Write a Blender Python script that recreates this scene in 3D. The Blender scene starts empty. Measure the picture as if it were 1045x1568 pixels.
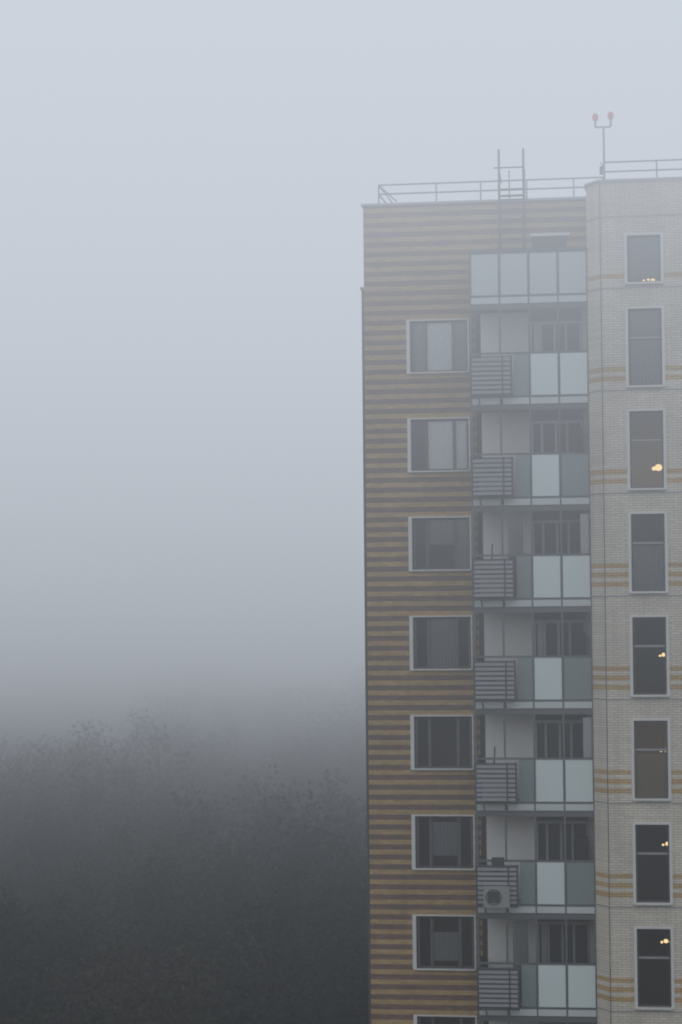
import bpy, math, random
import numpy as np
from mathutils import Matrix, Vector
random.seed(7); rng=np.random.default_rng(11)
scene=bpy.context.scene
scene.view_settings.view_transform='Standard'; scene.view_settings.look='None'; scene.view_settings.exposure=0
C=33.0   # eye level above the ground (m)
# ---------------------------------------------------------------- materials
def newmat(name):
    m=bpy.data.materials.new(name); m.use_nodes=True
    nt=m.node_tree; b=nt.nodes.get('Principled BSDF'); return m,nt,b
def N(nt,t,**kw):
    n=nt.nodes.new(t)
    for k,v in kw.items(): setattr(n,k,v)
    return n
def M(nt,op,a,b=None,c=None,clamp=False):
    n=nt.nodes.new('ShaderNodeMath'); n.operation=op; n.use_clamp=clamp
    for i,v in enumerate((a,b,c)):
        if v is None: continue
        if isinstance(v,(int,float)): n.inputs[i].default_value=v
        else: nt.links.new(v,n.inputs[i])
    return n.outputs[0]
def mixc(nt,f,a,b,blend='MIX'):
    n=nt.nodes.new('ShaderNodeMix'); n.data_type='RGBA'; n.blend_type=blend
    for s,v in ((n.inputs[0],f),(n.inputs[6],a),(n.inputs[7],b)):
        if isinstance(v,(int,float)): s.default_value=v
        elif isinstance(v,tuple): s.default_value=(*v,1) if len(v)==3 else v
        else: nt.links.new(v,s)
    return n.outputs[2]
def simple(name,col,rough=.6,var=.12,scale=1.5,metal=0,spec=.5):
    m,nt,b=newmat(name)
    tc=N(nt,'ShaderNodeTexCoord'); no=N(nt,'ShaderNodeTexNoise'); no.inputs['Scale'].default_value=scale; no.inputs['Detail'].default_value=5
    nt.links.new(tc.outputs['Object'],no.inputs['Vector'])
    c=mixc(nt,no.outputs['Fac'],tuple(x*(1-var) for x in col),tuple(min(1,x*(1+var)) for x in col))
    nt.links.new(c,b.inputs['Base Color']); b.inputs['Roughness'].default_value=rough; b.inputs['Metallic'].default_value=metal
    b.inputs['Specular IOR Level'].default_value=spec
    return m
def brick_common(nt,rowh=.075):
    tc=N(nt,'ShaderNodeTexCoord'); sp=N(nt,'ShaderNodeSeparateXYZ'); nt.links.new(tc.outputs['Object'],sp.inputs[0])
    u=M(nt,'ADD',sp.outputs[0],M(nt,'MULTIPLY',sp.outputs[1],0.62))
    cb=N(nt,'ShaderNodeCombineXYZ'); nt.links.new(u,cb.inputs[0]); nt.links.new(sp.outputs[2],cb.inputs[1])
    br=N(nt,'ShaderNodeTexBrick'); br.inputs['Scale'].default_value=1; br.inputs['Brick Width'].default_value=.26
    br.inputs['Row Height'].default_value=rowh; br.inputs['Mortar Size'].default_value=.007; br.inputs['Mortar Smooth'].default_value=.3
    nt.links.new(cb.outputs[0],br.inputs['Vector'])
    st=N(nt,'ShaderNodeTexNoise'); st.inputs['Scale'].default_value=.55; st.inputs['Detail'].default_value=7; nt.links.new(tc.outputs['Object'],st.inputs['Vector'])
    mp=N(nt,'ShaderNodeMapping'); mp.inputs['Scale'].default_value=(3.5,3.5,.25); nt.links.new(tc.outputs['Object'],mp.inputs[0])
    sk=N(nt,'ShaderNodeTexNoise'); sk.inputs['Scale'].default_value=1; sk.inputs['Detail'].default_value=4; nt.links.new(mp.outputs[0],sk.inputs['Vector'])
    return sp,br,st,sk
def finish_brick(nt,b,col,br,st,sk,rough=.85):
    f=M(nt,'MULTIPLY_ADD',st.outputs['Fac'],.5,.75)
    f=M(nt,'MULTIPLY',f,M(nt,'MULTIPLY_ADD',sk.outputs['Fac'],.35,.82))
    cc=N(nt,'ShaderNodeCombineColor'); [nt.links.new(f,cc.inputs[i]) for i in range(3)]
    col=mixc(nt,1.0,col,cc.outputs[0],'MULTIPLY')
    nt.links.new(col,b.inputs['Base Color']); b.inputs['Roughness'].default_value=rough
    bp=N(nt,'ShaderNodeBump'); bp.inputs['Distance'].default_value=.006; bp.inputs['Strength'].default_value=.7; bp.invert=True
    nt.links.new(br.outputs['Fac'],bp.inputs['Height']); nt.links.new(bp.outputs[0],b.inputs['Normal'])
# striped brick
mSTR,nt,b=newmat('striped_brick')
sp,br,st,sk=brick_common(nt)
br.inputs['Color1'].default_value=(.86,.86,.86,1); br.inputs['Color2'].default_value=(1.14,1.14,1.14,1); br.inputs['Mortar'].default_value=(.8,.8,.82,1)
fr=M(nt,'FLOORED_MODULO',sp.outputs[2],.30)
tan=M(nt,'LESS_THAN',fr,.142)
col=mixc(nt,tan,(.185,.122,.092),(.45,.31,.145))
col=mixc(nt,1.0,col,br.outputs['Color'],'MULTIPLY')
finish_brick(nt,b,col,br,st,sk)
# white brick with tan bands
mWHT,nt,b=newmat('white_brick')
sp,br,st,sk=brick_common(nt)
br.inputs['Color1'].default_value=(.74,.68,.575,1); br.inputs['Color2'].default_value=(.64,.585,.49,1); br.inputs['Mortar'].default_value=(.36,.34,.31,1)
d=M(nt,'FLOORED_MODULO',M(nt,'SUBTRACT',C+8.65,sp.outputs[2]),3.0)
def band(a,bb): return M(nt,'MULTIPLY',M(nt,'GREATER_THAN',d,a),M(nt,'LESS_THAN',d,bb))
b1=M(nt,'MULTIPLY',band(1.47,1.60),M(nt,'LESS_THAN',sp.outputs[2],C+3.0))
s_=M(nt,'ADD',M(nt,'ADD',b1,band(1.725,1.875)),band(2.0,2.15),clamp=True)
s_=M(nt,'MULTIPLY',s_,M(nt,'LESS_THAN',sp.outputs[2],C+9.68))
col=mixc(nt,s_,br.outputs['Color'],mixc(nt,1.0,(.78,.59,.34),br.outputs['Color'],'MULTIPLY'))
finish_brick(nt,b,col,br,st,sk)
mTRIM=simple('white_metal_trim',(.70,.70,.68),.5)
mCOP=simple('coping_metal',(.38,.38,.39),.45,metal=.2)
mFRD=simple('dark_window_frame',(.09,.085,.08),.5)
mALU=simple('aluminium_frame',(.14,.15,.155),.45,metal=.3)
mPAN=[simple('frosted_panel_white',(.70,.79,.78),.12,.06,.6),simple('frosted_panel_grey',(.24,.29,.29),.12,.08,.6),simple('frosted_panel_haze',(.54,.59,.61),.12,.06,.6)]
mFAS=simple('fascia_panel',(.58,.63,.63),.3,.1,1.0)
mPLAS=simple('light_plaster',(.80,.78,.74),.8,.1,1.2)
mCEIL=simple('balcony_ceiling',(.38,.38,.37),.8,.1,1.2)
mRAIL=simple('galvanised_steel',(.26,.27,.28),.45,.1,4,metal=.5)
mRAILD=simple('painted_steel_dark',(.06,.06,.065),.5,.1,4)
mBSK=simple('basket_slats',(.32,.33,.34),.5,.1,4)
mAC=simple('air_conditioner_shell',(.30,.30,.29),.5,.06,4)
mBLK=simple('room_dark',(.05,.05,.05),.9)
mROOM=simple('room_wall',(.17,.155,.135),.9)
mROOF=simple('roof_felt',(.06,.06,.065),.9)
mRED=simple('red_lamp_glass',(.65,.03,.04),.3,.05,3)
def curtain_mat(name,c,k=.85):
    m,nt,b=newmat(name)
    tc=N(nt,'ShaderNodeTexCoord'); wv=N(nt,'ShaderNodeTexWave'); wv.bands_direction='X'; wv.inputs['Scale'].default_value=3.2; wv.inputs['Distortion'].default_value=1.5
    nt.links.new(tc.outputs['Object'],wv.inputs[0])
    nt.links.new(mixc(nt,wv.outputs['Fac'],tuple(x*k for x in c),c),b.inputs['Base Color']); b.inputs['Roughness'].default_value=.9; return m
mCUR=[curtain_mat('white_curtain',(.92,.92,.92),.93),curtain_mat('grey_curtain',(.34,.35,.36),.8),curtain_mat('beige_curtain',(.40,.32,.22))]
mGLS=bpy.data.materials.new('window_glass'); mGLS.use_nodes=True; nt=mGLS.node_tree; nt.nodes.clear()
o=N(nt,'ShaderNodeOutputMaterial'); tr=N(nt,'ShaderNodeBsdfTransparent'); gl=N(nt,'ShaderNodeBsdfGlossy'); gl.inputs['Roughness'].default_value=.03
tr.inputs[0].default_value=(.96,.98,.98,1); fz=N(nt,'ShaderNodeFresnel'); fz.inputs[0].default_value=1.6
mx=N(nt,'ShaderNodeMixShader'); nt.links.new(fz.outputs[0],mx.inputs[0]); nt.links.new(tr.outputs[0],mx.inputs[1]); nt.links.new(gl.outputs[0],mx.inputs[2]); nt.links.new(mx.outputs[0],o.inputs[0])
mLAMP=bpy.data.materials.new('lit_bulb'); mLAMP.use_nodes=True; nt=mLAMP.node_tree; nt.nodes.clear()
o=N(nt,'ShaderNodeOutputMaterial'); em=N(nt,'ShaderNodeEmission'); em.inputs[0].default_value=(1,.70,.34,1); em.inputs[1].default_value=1.3; nt.links.new(em.outputs[0],o.inputs[0])

# ---------------------------------------------------------------- mesh buckets
class Bucket:
    def __init__(s): s.v=[];s.f=[]
B={}
def bk(name,mat):
    if name not in B: B[name]=(Bucket(),mat)
    return B[name][0]
def quad(name,mat,pts):
    q=bk(name,mat); n=len(q.v); q.v+=pts; q.f.append(tuple(range(n,n+len(pts))))
def box(name,mat,x0,x1,y0,y1,z0,z1):
    q=bk(name,mat); n=len(q.v)
    q.v+=[(x0,y0,z0),(x1,y0,z0),(x1,y1,z0),(x0,y1,z0),(x0,y0,z1),(x1,y0,z1),(x1,y1,z1),(x0,y1,z1)]
    q.f+=[(n,n+3,n+2,n+1),(n+4,n+5,n+6,n+7),(n,n+1,n+5,n+4),(n+1,n+2,n+6,n+5),(n+2,n+3,n+7,n+6),(n+3,n,n+4,n+7)]
def tube(name,mat,p,q_,r,seg=8,r2=None):
    r2=r if r2 is None else r2
    p=Vector(p);q_=Vector(q_);d=(q_-p).normalized(); a=d.orthogonal().normalized(); c=d.cross(a)
    q=bk(name,mat); n=len(q.v)
    for P,R in ((p,r),(q_,r2)):
        for i in range(seg):
            t=2*math.pi*i/seg; q.v.append(tuple(P+a*math.cos(t)*R+c*math.sin(t)*R))
    for i in range(seg):
        j=(i+1)%seg; q.f.append((n+i,n+j,n+seg+j,n+seg+i))
    q.f.append(tuple(n+i for i in reversed(range(seg)))); q.f.append(tuple(n+seg+i for i in range(seg)))
def ball(name,mat,c,r,sx=1,sz=1,seg=10,rings=6):
    q=bk(name,mat); n=len(q.v)
    for i in range(rings+1):
        ph=math.pi*i/rings
        for j in range(seg):
            t=2*math.pi*j/seg; q.v.append((c[0]+r*sx*math.sin(ph)*math.cos(t),c[1]+r*sx*math.sin(ph)*math.sin(t),c[2]+r*sz*math.cos(ph)))
    for i in range(rings):
        for j in range(seg):
            k=(j+1)%seg; q.f.append((n+i*seg+j,n+i*seg+k,n+(i+1)*seg+k,n+(i+1)*seg+j))
def wall(name,mat,x0,x1,z0,z1,y,holes,rev):
    xs=sorted({x0,x1,*[h[0] for h in holes],*[h[1] for h in holes]}); zs=sorted({z0,z1,*[h[2] for h in holes],*[h[3] for h in holes]})
    for i in range(len(xs)-1):
        for j in range(len(zs)-1):
            cx=(xs[i]+xs[i+1])/2; cz=(zs[j]+zs[j+1])/2
            if any(h[0]<cx<h[1] and h[2]<cz<h[3] for h in holes): continue
            quad(name,mat,[(xs[i],y,zs[j]),(xs[i+1],y,zs[j]),(xs[i+1],y,zs[j+1]),(xs[i],y,zs[j+1])])
    for a,b_,c,d_ in holes:
        quad(name,mat,[(a,y,c),(a,y+rev,c),(a,y+rev,d_),(a,y,d_)]); quad(name,mat,[(b_,y,c),(b_,y,d_),(b_,y+rev,d_),(b_,y+rev,c)])
        quad(name,mat,[(a,y,c),(b_,y,c),(b_,y+rev,c),(a,y+rev,c)]); quad(name,mat,[(a,y,d_),(a,y+rev,d_),(b_,y+rev,d_),(b_,y,d_)])
def window(x0,x1,z0,z1,y,vs,hs,tl,tt,frame,fw,curt,pre):
    L,R,T,Bm=tl
    box(pre+'_trim',mTRIM,x0-L,x0,y-.035,y+.05,z0-Bm,z1+T); box(pre+'_trim',mTRIM,x1,x1+R,y-.035,y+.05,z0-Bm,z1+T)
    box(pre+'_trim',mTRIM,x0,x1,y-.03,y+.05,z1,z1+T); box(pre+'_sill',mCOP if tt else mTRIM,x0-.02,x1+.02,y-.10,y+.05,z0-Bm,z0)
    w=x1-x0; h=z1-z0; ya=y+.09; yb=y+.15
    X=[x0+w*f for f in vs]; Z=[z0+h*f for f in hs]
    box(pre+'_frame',frame,x0,x0+fw,ya,yb,z0,z1); box(pre+'_frame',frame,x1-fw,x1,ya,yb,z0,z1)
    box(pre+'_frame',frame,x0+fw,x1-fw,ya,yb,z0,z0+fw); box(pre+'_frame',frame,x0+fw,x1-fw,ya,yb,z1-fw,z1)
    for q in X: box(pre+'_frame',frame,q-fw*.6,q+fw*.6,ya-.004,yb,z0+fw,z1-fw)
    for q in Z:
        box(pre+'_frame',frame,x0+fw,x1-fw,ya+.004,yb,q-.05,q+.05)
        box(pre+'_transom',mCOP,x0+fw,x1-fw,ya-.01,ya+.003,q-.022,q+.022)
    quad('window_glass',mGLS,[(x0+fw,y+.12,z0+fw),(x1-fw,y+.12,z0+fw),(x1-fw,y+.12,z1-fw),(x0+fw,y+.12,z1-fw)])
    edges=[x0]+X+[x1]
    for (i,cm,fa,fb) in curt:
        a=edges[i]; b_=edges[i+1]
        n=10; dy=.152
        za=z0+.05+(z1-z0)*(1-fb); zb=z1-.03-(z1-z0)*fa
        for k in range(n):
            p=a+(b_-a)*k/n; q=a+(b_-a)*(k+1)/n; o1=.008*((k)%2); o2=.008*((k+1)%2)
            quad(['white','grey','beige'][cm]+'_curtains',mCUR[cm],[(p,y+dy+o1,za),(q,y+dy+o2,za),(q,y+dy+o2,zb),(p,y+dy+o1,zb)])
# ---------------------------------------------------------------- striped wing
WX=(1.40,3.16); holes=[]
for k in range(13): holes.append((WX[0],WX[1],C+7.09-3*k,C+8.66-3*k))
holes=[h for h in holes if h[2]>.5]
vent=(5.15,6.20,C+10.66,C+11.13)
RT=C+12.22
wall('striped_brick_wall',mSTR,0,6.84,0,RT,0,holes+[vent],.16)
quad('striped_brick_wall',mSTR,[(0,0,0),(0,0,RT),(0,15,RT),(0,15,0)])
quad('striped_brick_wall',mSTR,[(0,15,0),(0,15,RT),(20,15,RT),(20,15,0)])
quad('roof',mROOF,[(0,0,RT-.02),(6.9,0,RT-.02),(6.9,15,RT-.02),(0,15,RT-.02)])
box('vent_opening',mFRD,vent[0],vent[1],.16,.2,vent[2],vent[3])
for i in range(5): box('vent_opening',mFRD,vent[0],vent[1],.05,.12,vent[2]+.04+i*.09,vent[2]+.07+i*.09)
box('vent_lintel',mTRIM,vent[0]-.06,vent[1]+.1,-.05,.02,vent[3],vent[3]+.09)
box('roof_coping',mCOP,-.06,6.95,-.07,.35,RT,RT+.07); box('roof_coping',mCOP,-.06,.3,.35,15,RT,RT+.07)
box('gable_pilaster',mFRD,-.16,0,.6,3.2,0,C+9.75); box('gable_pilaster_cap',mCOP,-.2,0,.55,3.25,C+9.75,C+9.82)
W,G,Bg=0,1,2
curtL=[[(1,W,.0,1),(2,G,0,1),(0,G,0,1)],[(1,W,.0,1),(2,W,0,1)],[(1,G,.0,.55),(2,G,0,1)],[(1,G,0,1)],[],[(1,G,.1,.8)],[(1,G,.3,.9)],[],[(0,W,0,1)],[],[(1,W,0,1)],[],[]]
for k,h in enumerate(holes):
    window(h[0],h[1],h[2],h[3],0,(.27,.74),(),(.11,.04,.04,.04),False,mFRD,.055,curtL[k],'window')
    w=h[1]-h[0]
    for a,b_ in ((0.04,.25),(.76,.965)):
        x0=h[0]+w*a; x1=h[0]+w*b_
        for q in (x0,x1): box('window_sash',mALU,q-.015,q+.02,.075,.089,h[2]+.07,h[3]-.07)
    box('room_backs',mROOM,h[0]-.8,h[1]+.2,2.2,2.3,h[2]-.9,h[3]+.3)
    box('room_backs',mROOM,h[0]-1.2,h[1]+.2,.2,2.3,h[2]-1.0,h[2]-.9)
# ---------------------------------------------------------------- balcony stack
cols=[3.385,4.253,5.121,5.989,6.857]; F=-1.349
vary=[[2,2,2,2],[1,1,0,0],[1,1,0,1],[1,1,0,0],[1,1,0,1],[1,1,0,0],[1,1,0,1],[1,1,0,0],[1,1,0,1],[1,1,0,0],[1,1,0,1],[1,1,0,0],[1,1,0,0]]
for k in range(14):
    zs=C+9.17-3*k
    if zs<1.5: break
    for i in range(4):
        box('balcony_fascia',mFAS,cols[i]+.025,cols[i+1]-.025,F-.02,F+.03,zs-.22,zs-.03)
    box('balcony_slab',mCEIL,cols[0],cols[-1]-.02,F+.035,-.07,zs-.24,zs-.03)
    h0=zs+.04; h1=zs+1.27
    vals=vary[min(k,12)]
    for i in range(4):
        if k>0 and i==0: continue
        a=cols[i]+.035; b_=cols[i+1]-.035
        if k>0 and i==1: a=4.66
        box('balcony_panel_'+['white','grey','haze'][vals[i]],mPAN[vals[i]],a,b_,F,F+.02,h0,h1)
    top=h1+.05 if k==0 else zs+2.70
    for i,x in enumerate(cols): 
        t=.035 if i in(0,4) else .028
        if k>0 and i==1: 
            box('balcony_frame',mALU,x-t,x+t,F-.015,F+.04,h1,top); continue
        box('balcony_frame',mALU,x-t,x+t,F-.015,F+.04,zs-.25,top)
    box('balcony_frame',mALU,cols[0],cols[-1],F-.012,F+.035,h1,h1+.06)
    box('balcony_frame',mALU,cols[0],cols[-1],F-.010,F+.035,zs-.025,zs+.035)
    if k==0:
        box('balcony_canopy',mALU,cols[0]-.06,cols[-1],F-.05,-.01,h1+.06,h1+.11)
    else:
        box('balcony_frame',mFRD,cols[0],cols[-1],F-.012,F+.035,zs+2.60,zs+2.755)
        for i in range(4):
            if i>1 or (k+i)%4==0: quad('window_glass',mGLS,[(cols[i]+.02,F+.01,h1+.06),(cols[i+1]-.02,F+.01,h1+.06),(cols[i+1]-.02,F+.01,zs+2.64),(cols[i]+.02,F+.01,zs+2.64)])
    box('balcony_cheek',mALU,cols[0]-.03,cols[0]+.005,F+.05,-.01,zs-.24,h1+.05)
    if k>0: quad('window_glass',mGLS,[(cols[0]-.01,F+.05,h1+.05),(cols[0]-.01,-.01,h1+.05),(cols[0]-.01,-.01,zs+2.7),(cols[0]-.01,F+.05,zs+2.7)])
    if k>0:
        box('balcony_back_wall',mPLAS,3.56,5.02,-.03,0,zs,zs+2.66)
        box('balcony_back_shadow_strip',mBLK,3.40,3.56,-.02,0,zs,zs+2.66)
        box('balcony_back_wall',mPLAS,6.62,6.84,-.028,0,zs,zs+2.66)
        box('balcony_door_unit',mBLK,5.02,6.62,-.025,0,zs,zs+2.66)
        for q in (5.08,5.38,5.80,6.14,6.58): box('balcony_door_frame',mCOP if k%2 else mALU,q-.035,q+.035,-.07,-.026,zs,zs+2.35)
        box('balcony_door_frame',mALU,5.08,6.58,-.066,-.027,zs+2.28,zs+2.37)
        if k%3==1: box('balcony_door_frame',mPLAS,5.17,5.33,-.05,-.026,zs+.2,zs+2.28)
        if k in(3,5,8): quad('white_curtains',mCUR[0],[(6.55,F+.12,zs+.1),(6.80,F+.12,zs+.1),(6.80,F+.12,zs+2.5),(6.55,F+.12,zs+2.5)])
        if k in(3,7): quad('grey_curtains',mCUR[1],[(4.40,F+.3,zs+.1),(4.85,F+.3,zs+.1),(4.85,F+.3,zs+2.5),(4.40,F+.3,zs+2.5)])
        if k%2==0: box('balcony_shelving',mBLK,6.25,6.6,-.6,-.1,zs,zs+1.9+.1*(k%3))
        if k in(3,5): tube('balcony_skis',mFRD,(3.85,F+.2,zs+.2),(3.95,F+.1,zs+1.65),.025,6)
    if k>0:
        a=3.43; b_=4.60; y0=F-.36; y1=F-.02; z0=zs+.02; z1=zs+1.17
        for i in range(8):
            z=z0+.06+i*(z1-z0-.1)/7.6
            box('air_conditioner_basket',mBSK,a,b_-.28,y0,y0+.02,z,z+.085)
            box('air_conditioner_basket',mBSK,b_-.24,b_,y0,y0+.02,z,z+.085)
        for x in (a-.02,b_-.26,b_): box('air_conditioner_basket_frame',mRAILD,x-.02,x+.02,y0-.015,y0+.03,z0-.03,z1+.03)
        for z in (z0-.02,z1): box('air_conditioner_basket_frame',mRAILD,a-.02,b_+.02,y0-.012,y0+.028,z-.018,z+.018)
        for x in (a-.02,b_): 
            for z in (z0,z1): box('air_conditioner_basket_frame',mRAILD,x-.015,x+.015,y0,y1,z-.015,z+.015)
        box('air_conditioner_basket_back',mALU,a,b_,F-.01,F+.015,z0,z1)
        for x in (a+.2,b_-.3): tube('air_conditioner_basket_frame',mRAILD,(x,y0+.05,z0),(x,y1,z0-.22),.02,6)
        if k in (6,):
            box('air_conditioner',mAC,3.62,4.38,y0-.22,y0+.02,z0-.02,z0+.58)
            for rr in (.22,.15,.08):
                for t in range(16):
                    a1=2*math.pi*t/16;a2=2*math.pi*(t+1)/16
                    tube('air_conditioner_grille',mRAILD,(3.92+rr*math.cos(a1),y0-.235,z0+.28+rr*math.sin(a1)),(3.92+rr*math.cos(a2),y0-.235,z0+.28+rr*math.sin(a2)),.014,5)
            box('air_conditioner_grille',mBLK,3.75,4.09,y0-.226,y0-.2,z0+.11,z0+.45)
            box('balcony_planter',mBLK,3.85,4.2,y0+.02,y0+.3,z1+.02,z1+.24)
        elif k%3!=1:
            box('air_conditioner',mAC,3.6,4.35,y0+.06,y1-.01,z0+.05,z0+.6)
# ---------------------------------------------------------------- white wing
P0=(6.857,-1.349); P1=(7.285,-2.013); RW=C+12.36; XE=20
colsW=[(8.06,9.03),(11.4,12.37),(14.7,15.67),(18.0,18.97)]
hw=[]
for (a,b_) in colsW:
    hw.append((a,b_,C+9.38,C+10.76))
    for k in range(14):
        if C+6.34-3*k>.5: hw.append((a,b_,C+6.36-3*k,C+8.61-3*k))
wall('white_brick_wall',mWHT,P1[0],XE,0,RW,P1[1],hw,.16)
quad('white_brick_wall',mWHT,[(P0[0],P0[1],0),(P1[0],P1[1],0),(P1[0],P1[1],RW),(P0[0],P0[1],RW)])
quad('white_brick_wall',mWHT,[(P0[0],P0[1],0),(P0[0],P0[1],RW),(P0[0],1,RW),(P0[0],1,0)])
quad('white_brick_wall',mWHT,[(P0[0],1,RT),(P0[0],1,RW),(P0[0],15,RW),(P0[0],15,RT)])
quad('white_brick_wall',mWHT,[(XE,P1[1],0),(XE,15,0),(XE,15,RW),(XE,P1[1],RW)])
quad('white_brick_wall',mWHT,[(6.857,15,RT),(6.857,15,RW),(XE,15,RW),(XE,15,RT)])
quad('roof',mROOF,[(P0[0],P0[1],RW-.02),(P1[0],P1[1],RW-.02),(XE,P1[1],RW-.02),(XE,15,RW-.02),(P0[0],15,RW-.02)])
for (n_,z,hh,o_) in (('roof_coping',RW,.07,.06),):
    box(n_,mCOP,P1[0]-.02,XE,P1[1]-o_,P1[1]+.3,z,z+hh)
    q=bk(n_,mCOP); n=len(q.v); z+=.002
    pts=[(P0[0]-.05,P0[1]-.02),(P1[0]-.03,P1[1]-.063),(P1[0]-.03,P1[1]+.3),(P0[0]+.2,P0[1]+.3),(P0[0]+.2,15),(P0[0]-.05,15)]
    q.v+=[(x,y,z) for x,y in pts]+[(x,y,z+hh) for x,y in pts]
    m_=len(pts); q.f.append(tuple(n+m_+i for i in range(m_)))
    for i in range(m_): j=(i+1)%m_; q.f.append((n+i,n+j,n+m_+j,n+m_+i))
def course(z,h=.035,o=.02):
    box('string_course',mCOP,P1[0]-.005,XE,P1[1]-o,P1[1],z,z+h)
    q=bk('string_course',mCOP); n=len(q.v); dx,dy=-.84*o,-.54*o
    q.v+=[(P0[0]+dx,P0[1]+dy,z),(P1[0]+dx,P1[1]+dy,z),(P1[0]+dx,P1[1]+dy,z+h),(P0[0]+dx,P0[1]+dy,z+h),(P0[0],P0[1],z),(P1[0],P1[1],z),(P1[0],P1[1],z+h),(P0[0],P0[1],z+h)]
    q.f+=[(n,n+1,n+2,n+3),(n+3,n+2,n+6,n+7),(n,n+4,n+5,n+1)]
course(C+11.32)
for k in range(-1,14):
    z=C+8.65-2.43-3*k
    if z>0.3: course(z)
box('corner_joint',mALU,P1[0]-.014,P1[0]+.014,P1[1]-.010,P1[1]+.01,0,RW)
for ci,(a,b_) in enumerate(colsW):
    rows=[h for h in hw if h[0]==a]
    base=[[(0,G,0,.9)],[(0,G,.0,1)],[],[(0,G,.4,1)],[],[(0,Bg,.42,1)],[],[],[(0,G,0,1)],[],[],[],[],[]]
    for k,h in enumerate(rows):
        window(a,b_,h[2],h[3],P1[1],(),(() if k==0 else (.625,)),(.085,.085,.06,.06),True,mFRD,.045,base[(k+ci*3)%14],'window')
        box('room_backs',mROOM,a-.6,b_+.8,P1[1]+2.6,P1[1]+2.7,h[2]-.6,h[3]+.1)
        box('room_backs',mROOM,a-.6,b_+.8,P1[1]+.2,P1[1]+2.7,h[3]+.1,h[3]+.15)
        box('room_backs',mROOM,b_+.8,b_+.85,P1[1]+.2,P1[1]+2.7,h[2]-.6,h[3]+.1)
root=bpy.data.objects.new('apartment_building',None); scene.collection.objects.link(root)
root.location=(.765,73.54,0); root.rotation_euler=(0,0,-math.atan(.15))
# lit ceiling lamps seen through the first column
def lamp(x,z,n=3,r=.045,sp_=.09,glow=0,dep=.8):
    y=P1[1]+dep
    for i in range(n):
        ball('ceiling_lamp_bulbs',mLAMP,(x+(i-(n-1)/2)*sp_,y+.02*i,z-.03*abs(i-1)),r*(1.25 if i==n//2 else .75),1,.9)
    tube('ceiling_lamp_stem',mRAILD,(x,y,z),(x,y,z+.35),.012,6)
    if glow:
        l=bpy.data.lights.new('lamp_light','POINT'); l.energy=glow; l.color=(1,.74,.45); l.shadow_soft_size=.1
        lo=bpy.data.objects.new('lamp_light',l); scene.collection.objects.link(lo); lo.parent=root; lo.location=(x-.25,y+.35,z-.1)
lamp(8.72,C+9.50,4,.055,.13,0,.35); lamp(8.85,C+6.75,1,.035); lamp(8.80,C+4.00,2,.09,.13,20)
lamp(8.88,C-1.5,2,.05,.1); lamp(8.88,C-4.28,2,.055,.13,10); lamp(8.90,C-7.02,2,.05,.12); lamp(8.88,C-9.85,3,.055,.12)
# ---------------------------------------------------------------- roof equipment
def rail(name,pts,zt,zm,yoff,mat,r=.024):
    for a,b_ in zip(pts[:-1],pts[1:]):
        for z in (zt,zm): tube(name,mat,(a[0],a[1],z),(b_[0],b_[1],z),r,6)
    for p in pts: tube(name,mat,(p[0],p[1],zt-.62),(p[0],p[1],zt),r,6)
rail('roof_railing',[(.47,.12),(2.24,.12),(3.60,.12),(5.0,.12),(6.42,.12),(7.3,.12)],C+12.88,C+12.60,0,mRAIL)
tube('roof_railing',mRAIL,(.47,.12,C+12.88),(1.02,.12,C+12.36),.022,6)
rail('roof_railing',[(.47,.12),(.47,14.5)],C+12.88,C+12.60,0,mRAIL)
rail('roof_railing',[(7.42,-1.8),(8.95,-1.8),(10.5,-1.8),(12.1,-1.8),(14,-1.8),(16,-1.8),(18,-1.8),(19.8,-1.8)],C+12.98,C+12.70,0,mRAIL)
for x in (4.19,4.93):
    tube('roof_ladder',mRAILD,(x,-.22,C+10.5),(x,-.22,C+13.78),.036,8)
    for z in (10.9,11.9,12.1): tube('roof_ladder',mRAILD,(x,-.22,C+z),(x,0,C+z),.02,6)
for i in range(6): tube('roof_ladder',mRAILD,(4.19,-.22,C+10.75+.3*i),(4.93,-.22,C+10.75+.3*i),.018,6)
for z in (12.36,12.55): tube('roof_ladder',mRAILD,(4.19,-.22,C+z),(4.93,-.22,C+z),.036,8)
tube('roof_ladder',mRAILD,(4.02,-.22,C+13.22),(4.93,-.22,C+13.22),.022,6)
for x in (4.46,4.93): tube('roof_ladder',mRAILD,(x,.25,C+12.3),(x,.25,C+13.22),.02,6)
tube('roof_ladder',mRAILD,(4.19,-.22,C+13.22),(4.19,.6,C+12.9),.02,6)
mx_,my=7.42,-1.85
tube('light_mast_pole',mRAIL,(mx_,my,RW),(mx_,my,C+14.02),.032,8)
tube('light_mast_pole',mRAIL,(mx_-.24,my,C+14.02),(mx_+.22,my,C+14.02),.026,8)
for x,dz in ((mx_-.24,0),(mx_+.21,.03)):
    tube('light_mast_pole',mRAIL,(x,my,C+14.0+dz),(x,my,C+14.24+dz),.035,8)
    tube('obstruction_lamp',mRED,(x,my,C+14.22+dz),(x,my,C+14.30+dz),.07,10,.09)
    ball('obstruction_lamp',mRED,(x,my,C+14.33+dz),.095,1,1.15)
box('light_mast_box',mRAILD,mx_-.13,mx_-.04,my-.05,my+.05,C+12.62,C+12.85)
tube('light_mast_pole',mRAIL,(mx_-.1,my,C+12.97),(mx_+.02,my,C+12.75),.02,6)
for name,(q,mat) in B.items():
    me=bpy.data.meshes.new(name); me.from_pydata(q.v,[],q.f); me.materials.append(mat); me.update()
    ob=bpy.data.objects.new(name,me); scene.collection.objects.link(ob); ob.parent=root

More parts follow.
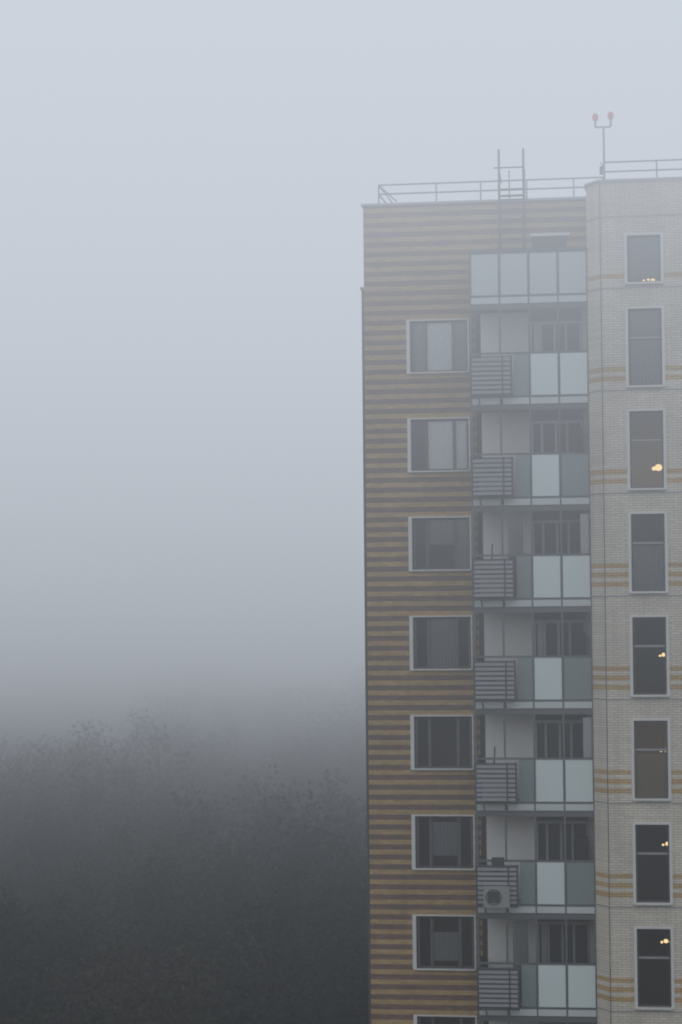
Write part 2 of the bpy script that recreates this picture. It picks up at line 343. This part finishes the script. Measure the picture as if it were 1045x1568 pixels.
# ---------------------------------------------------------------- ground
m,nt,b=newmat('grass_ground')
tc=N(nt,'ShaderNodeTexCoord'); no=N(nt,'ShaderNodeTexNoise'); no.inputs['Scale'].default_value=.08; no.inputs['Detail'].default_value=8
nt.links.new(tc.outputs['Object'],no.inputs['Vector']); nt.links.new(mixc(nt,no.outputs['Fac'],(.025,.03,.018),(.055,.05,.03)),b.inputs['Base Color']); b.inputs['Roughness'].default_value=1
me=bpy.data.meshes.new('ground'); me.from_pydata([(-4000,-4000,0),(4000,-4000,0),(4000,4000,0),(-4000,4000,0)],[],[(0,1,2,3)]); me.materials.append(m)
scene.collection.objects.link(bpy.data.objects.new('ground',me))
# ---------------------------------------------------------------- forest
mLEAF,nt,b=newmat('autumn_foliage')
tc=N(nt,'ShaderNodeTexCoord'); no=N(nt,'ShaderNodeTexNoise'); no.inputs['Scale'].default_value=.10; no.inputs['Detail'].default_value=3
nt.links.new(tc.outputs['Object'],no.inputs['Vector'])
rp=N(nt,'ShaderNodeValToRGB'); e=rp.color_ramp.elements; e[0].position=.38; e[0].color=(.012,.020,.017,1); e[1].position=.66; e[1].color=(.060,.052,.030,1); x=e.new(.52); x.color=(.024,.030,.021,1)
nt.links.new(no.outputs['Fac'],rp.inputs[0])
nt.links.new(rp.outputs[0],b.inputs['Base Color']); b.inputs['Roughness'].default_value=1; b.inputs['Specular IOR Level'].default_value=.02
mBARK=simple('tree_bark',(.045,.046,.044),.9,.4,2,spec=.1)
def tree_template(nleaf,leaf,seed):
    r=np.random.default_rng(seed); V=[];Fq=[];mi=[]
    def tb(p,q,r0,r1,seg=5):
        p=np.array(p,float);q=np.array(q,float);d=q-p;d/=np.linalg.norm(d); a=np.cross(d,[.3,1,.1]);a/=np.linalg.norm(a);c=np.cross(d,a); n=len(V)
        for P,R in((p,r0),(q,r1)):
            for i in range(seg):
                t=2*math.pi*i/seg; V.append(P+a*math.cos(t)*R+c*math.sin(t)*R)
        for i in range(seg): j=(i+1)%seg; Fq.append((n+i,n+j,n+seg+j,n+seg+i)); mi.append(1)
    tb((0,0,0),(.01,0,.5),.012,.008); tb((.01,0,.5),(0,.012,.97),.008,.002)
    clumps=[]
    for i in range(18):
        z=.34+.58*i/18+r.uniform(-.02,.02); R=.125*math.sin(math.pi*min(1,(z-.20)/.82))**.7*r.uniform(.65,1.2)
        a=i*2.4+r.uniform(-.4,.4); p=(R*math.cos(a),R*math.sin(a),z+R*.6)
        tb((0,0,z-.05),p,.004,.001,4); clumps.append((p,r.uniform(.05,.085)))
    clumps.append(((0,0,.93),.055)); clumps.append(((.02,0,.86),.07))
    for i in range(nleaf):
        p,s=clumps[r.integers(len(clumps))]; g=r.normal(size=3); g/=np.linalg.norm(g); g*=s*r.uniform(0,1)**.5*np.array([1,1,1.35]); c=np.array(p)+g
        u=r.normal(size=3);u/=np.linalg.norm(u); w=np.cross(u,r.normal(size=3)); w/=np.linalg.norm(w); L=leaf*r.uniform(.5,1.2); n=len(V)
        V+= [c-u*L,c-w*L*.6,c+u*L,c+w*L*.6]; Fq.append((n,n+1,n+2,n+3)); mi.append(0)
    return np.array(V),np.array(Fq),np.array(mi)
near=[tree_template(1600,.008,s) for s in range(5)]; far=[tree_template(900,.009,s+20) for s in range(6)]
Vs=[];Fs=[];Ms=[];off=0
y=64.0
while y<400:
    stp=4.3 if y<150 else 5.2
    xr=.17*y+14; x=-xr-4
    while x<xr+4:
        px=x+rng.uniform(-1.8,1.8); py=y+rng.uniform(-2,2); x+=stp
        if px>-2.5 and py<97: continue
        if rng.random()<.08: continue
        tpl=near[rng.integers(5)] if py<145 else far[rng.integers(6)]
        h=rng.uniform(16.6,20.6)+1.8*math.sin(px*.13+py*.05)
        if px<-.075*py and 165<py<215: h+=1.8
        if px<-.08*py and py>230: h-=2.0
        if px>-.085*py and py>220: h+=4.2+1.8*math.sin(px*.21)
        a=rng.uniform(0,6.28); V=tpl[0].copy(); ca,sa=math.cos(a),math.sin(a); wd=h*rng.uniform(.85,1.2)
        X=V[:,0]*ca-V[:,1]*sa; Y=V[:,0]*sa+V[:,1]*ca
        Vs.append(np.stack([X*wd+px,Y*wd+py,V[:,2]*h-.05],1)); Fs.append(tpl[1]+off); Ms.append(tpl[2]); off+=len(V)
    y+=stp
Vs=np.concatenate(Vs).astype(np.float32);Fs=np.concatenate(Fs).astype(np.int32);Ms=np.concatenate(Ms).astype(np.int32)
me=bpy.data.meshes.new('forest'); me.vertices.add(len(Vs)); me.vertices.foreach_set('co',Vs.ravel())
me.loops.add(len(Fs)*4); me.loops.foreach_set('vertex_index',Fs.ravel()); me.polygons.add(len(Fs)); me.polygons.foreach_set('loop_start',np.arange(0,len(Fs)*4,4,dtype=np.int32))
me.materials.append(mLEAF); me.materials.append(mBARK); me.polygons.foreach_set('material_index',Ms); me.update(calc_edges=True); me.validate()
scene.collection.objects.link(bpy.data.objects.new('forest',me)); print('forest faces',len(Fs))

# ---------------------------------------------------------------- fog (absorbing volume, its own glow replaces scattered skylight)
fm=bpy.data.materials.new('fog'); fm.use_nodes=True; nt=fm.node_tree; nt.nodes.clear()
o=N(nt,'ShaderNodeOutputMaterial'); ge=N(nt,'ShaderNodeNewGeometry'); sp=N(nt,'ShaderNodeSeparateXYZ'); nt.links.new(ge.outputs['Position'],sp.inputs[0])
zr=M(nt,'SUBTRACT',sp.outputs[2],C)
ex=M(nt,'MINIMUM',M(nt,'MULTIPLY',M(nt,'EXPONENT',M(nt,'DIVIDE',zr,4.8)),.0029),.038)
de=M(nt,'ADD',ex,.0003)
mr=N(nt,'ShaderNodeMapRange'); mr.inputs[1].default_value=75; mr.inputs[2].default_value=300; mr.inputs[3].default_value=1; mr.inputs[4].default_value=22; nt.links.new(sp.outputs[1],mr.inputs[0])
de=M(nt,'MINIMUM',M(nt,'MULTIPLY',de,mr.outputs[0]),.06)
cr=N(nt,'ShaderNodeValToRGB'); nt.links.new(M(nt,'DIVIDE',M(nt,'ADD',zr,33.0),83.0),cr.inputs[0])
e=cr.color_ramp.elements
def g(v): return (v*.93,v*1.0,v*1.105)
stops=[(-33,.015),(-17,.085),(-13,.18),(-9,.27),(-5,.35),(0,.44),(7,.57),(16,.715),(30,.81),(50,.76)]  # painted glow level by height: dim near the ground, bright aloft
def pos(z): return (z+33)/83
e[0].position=0; e[0].color=(*g(.015),1); e[1].position=1; e[1].color=(*g(.76),1)
for z,v in stops[1:-1]:
    el=e.new(pos(z)); el.color=(*g(v),1)
ab=N(nt,'ShaderNodeVolumeAbsorption'); ab.inputs['Color'].default_value=(0,0,0,1); nt.links.new(de,ab.inputs['Density'])
em=N(nt,'ShaderNodeEmission'); nt.links.new(cr.outputs[0],em.inputs[0]); nt.links.new(de,em.inputs[1])  # fog emits light itself in place of scattering
ad=N(nt,'ShaderNodeAddShader'); nt.links.new(ab.outputs[0],ad.inputs[0]); nt.links.new(em.outputs[0],ad.inputs[1]); nt.links.new(ad.outputs[0],o.inputs['Volume'])
try: fm.cycles.volume_step_rate=.8
except Exception as ex_: print('step',ex_)
x0,x1,y0,y1,z0,z1=-200,200,-70,450,.02,C+50
me=bpy.data.meshes.new('fog'); me.from_pydata([(x0,y0,z0),(x1,y0,z0),(x1,y1,z0),(x0,y1,z0),(x0,y0,z1),(x1,y0,z1),(x1,y1,z1),(x0,y1,z1)],[],[(0,3,2,1),(4,5,6,7),(0,1,5,4),(1,2,6,5),(2,3,7,6),(3,0,4,7)]); me.materials.append(fm)
scene.collection.objects.link(bpy.data.objects.new('fog',me))

# ---------------------------------------------------------------- light
w=bpy.data.worlds.new('World'); scene.world=w; w.use_nodes=True; nt=w.node_tree
sky=N(nt,'ShaderNodeTexSky'); sky.sky_type='NISHITA'; sky.sun_disc=False; sky.sun_elevation=math.radians(48); sky.sun_rotation=math.radians(200); sky.dust_density=4
bg=nt.nodes['Background']; nt.links.new(sky.outputs[0],bg.inputs[0]); bg.inputs[1].default_value=.05
sl=bpy.data.lights.new('sun','SUN'); sl.energy=.5; sl.angle=math.radians(60); sl.color=(1,.96,.91)
so=bpy.data.objects.new('sun',sl); scene.collection.objects.link(so); so.rotation_euler=(math.radians(42),0,math.radians(-20))
# ---------------------------------------------------------------- camera
cd=bpy.data.cameras.new('camera'); cam=bpy.data.objects.new('camera',cd); scene.collection.objects.link(cam); scene.camera=cam
cd.sensor_fit='VERTICAL'; cd.sensor_height=36; cd.lens=85; cd.clip_end=9000; cd.clip_start=.5
cd.dof.use_dof=True; cd.dof.focus_distance=38; cd.dof.aperture_fstop=1.8
cam.matrix_world=Matrix.Translation((0,0,C))@Matrix.Rotation(math.radians(90+2.24),4,'X')@Matrix.Rotation(-.0095,4,'Z')
